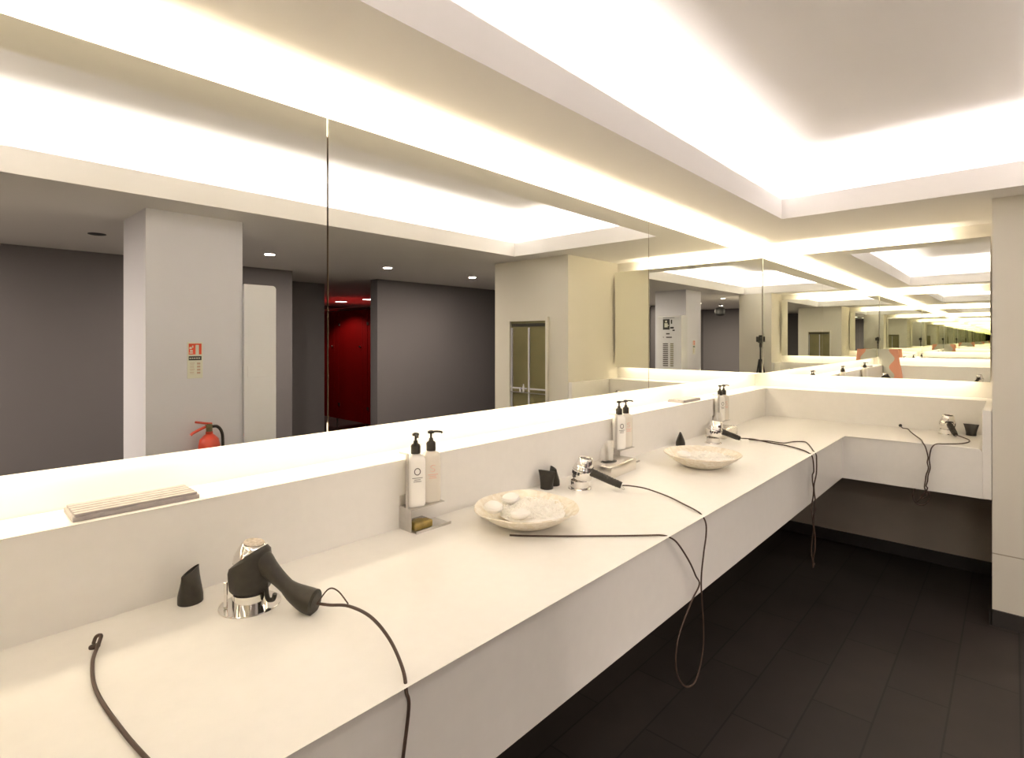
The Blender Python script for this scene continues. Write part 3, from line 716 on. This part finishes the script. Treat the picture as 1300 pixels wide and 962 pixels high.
# ------------------------------------------------------------------ ceiling downlights
def downlight(label, x, y, on, r=.042):
    t = thing('ceiling_downlight', label, 'downlight', (x, y, ZS), 0, 'added fill downlights beyond the rear pier' if x < 0 else 'round downlights in the dark ceiling')
    obj('bezel', lambda bm: add_lathe(bm, [(r * 1.25, 0), (r * 1.25, -.004), (r, -.006), (r, -.002)], 28, cap=False), M['white_paint'] if on else M['dark'], t, True)
    obj('lens', lambda bm: add_lathe(bm, [(r, -.003), (r * .6, -.006), (.002, -.007)], 24), M['lamp_disc'] if on else M['lamp_off'], t, True)
    return t
dl = [(.815, 'unlit black downlight left of the white column', False), (2.005, 'lit downlight nearest the white column', True), (3.195, 'lit downlight in the middle of the dark ceiling', True), (4.37, 'lit downlight nearest the pier', True)]
hidden = [(x, y) for x in (-.7, -1.7, -2.8) for y in (-2.35, -3.22, -3.90)]  # added downlights behind the viewpoint, put in to brighten the counter front
for x, y in hidden:
    downlight('added fill downlight in the open area beyond the rear pier', x, y, True)
for x, lab, on in dl: downlight(lab, x, -3.22, on)
downlight('lit downlight above the cubicles, nearer one', 5.54, -7.25, True, .11)
downlight('lit downlight above the cubicles, farther one', 5.52, -8.18, True, .11)
spk = thing('ceiling_speaker', 'small black ceiling speaker over the open area, seen in the end mirror', 'speaker', (-2.45, -3.10, ZS))
obj('stem', lambda bm: add_lathe(bm, [(.03, 0), (.03, -.01), (.012, -.012), (.012, -.07)], 14), M['dark'], spk, True)
obj('housing', lambda bm: add_lathe(bm, [(.02, -.06), (.08, -.07), (.11, -.12), (.10, -.20), (.06, -.235), (.002, -.24)], 24), M['dark'], spk, True)

# ------------------------------------------------------------------ lights
def area(name, loc, sx, sy, power, col, rot=(0, 0, 0), spread=PI):
    l = bpy.data.lights.new(name, 'AREA'); l.shape = 'RECTANGLE'; l.size = sx; l.size_y = sy; l.energy = power; l.color = col; l.spread = spread
    o = bpy.data.objects.new(name, l); C.objects.link(o); o.location = loc; o.rotation_euler = rot; return o
WARM = (1., .85, .62); NEU = (1., .95, .925)
KM, KT = 3.3, 3.7            # watts per metre
UP = (PI, 0, 0)
LA = XB - XD - .12; xm = (XB + XD) / 2
area('tube_above_long_mirror', (xm, .045, 2.085), LA, .03, KM * LA, WARM, UP)
area('tube_below_long_mirror', (xm, .048, 1.243), LA, .03, KM * .33 * LA, WARM)
for nm, x in (('end', XB + .045), ('rear', XD - .045)):
    area('tube_above_%s_mirror' % nm, (x, -.60, 2.085), .03, 1.02, KM * 1.05, WARM, UP)
    area('tube_below_%s_mirror' % nm, (x, -.65, 1.243), .03, 1.25, KM * .33 * 1.25, WARM)
zt_ = 2.262
Lx = TX1 - TX0
area('cove_long_side', ((TX0 + TX1) / 2, TY0 + .10, zt_), Lx, .05, KT * .85 * Lx, NEU, UP)
area('cove_open_side', ((TX0 + TX1) / 2, TY1 - .10, zt_), Lx, .05, KT * 1.05 * Lx, NEU, UP)
area('cove_end_side', (TX1 + .10, (TY0 + TY1) / 2, zt_), .05, TY0 - TY1, KT * (TY0 - TY1), NEU, UP)
area('cove_rear_side', (TX0 - .10, (TY0 + TY1) / 2, zt_), .05, TY0 - TY1, KT * (TY0 - TY1), NEU, UP)
def spot(x, y, e, size=1.7, z=ZS - .02):
    l = bpy.data.lights.new('downlight_beam', 'SPOT'); l.energy = e; l.spot_size = size; l.spot_blend = .35; l.color = (1., .86, .78); l.shadow_soft_size = .012
    o = bpy.data.objects.new('downlight_beam', l); C.objects.link(o); o.location = (x, y, z)
def disc(x, y, e, d=.075):
    l = bpy.data.lights.new('downlight_beam', 'AREA'); l.shape = 'DISK'; l.size = d; l.energy = e; l.color = (1., .86, .74)
    o = bpy.data.objects.new('downlight_beam', l); C.objects.link(o); o.location = (x, y, ZS - .0085)
for x in (2.005, 3.195, 4.37): disc(x, -3.22, 15)
for x, y in hidden: disc(x, y, 13)  # fill light from the added downlights
spot(5.54, -7.25, 34, 2.8); spot(5.52, -8.18, 34, 2.8); spot(4.1, -6.4, 16, 2.2)

w = bpy.data.worlds.new('World'); bpy.context.scene.world = w; w.use_nodes = True
w.node_tree.nodes['Background'].inputs[0].default_value = (.5, .5, .5, 1); w.node_tree.nodes['Background'].inputs[1].default_value = .02

# ------------------------------------------------------------------ camera
cd = bpy.data.cameras.new('Camera'); cam = bpy.data.objects.new('Camera', cd); C.objects.link(cam)
cam.location = (0, -S, EYE); cam.rotation_euler = (PI / 2, 0, TH - PI / 2)
cd.sensor_width = 36; cd.lens = 36 * 689.6 / 1300; cd.shift_y = -(481 - 430.33) / 1300; cd.clip_start = .01
sc = bpy.context.scene; sc.camera = cam
sc.view_settings.view_transform = 'Standard'; sc.view_settings.look = 'None'; sc.view_settings.gamma = 1; sc.view_settings.use_curve_mapping = False
sc.view_settings.exposure = 0.6
sc.cycles.max_bounces = 24; sc.cycles.glossy_bounces = 20; sc.cycles.diffuse_bounces = 6; sc.cycles.transmission_bounces = 8
sc.cycles.caustics_reflective = True; sc.cycles.use_denoising = True
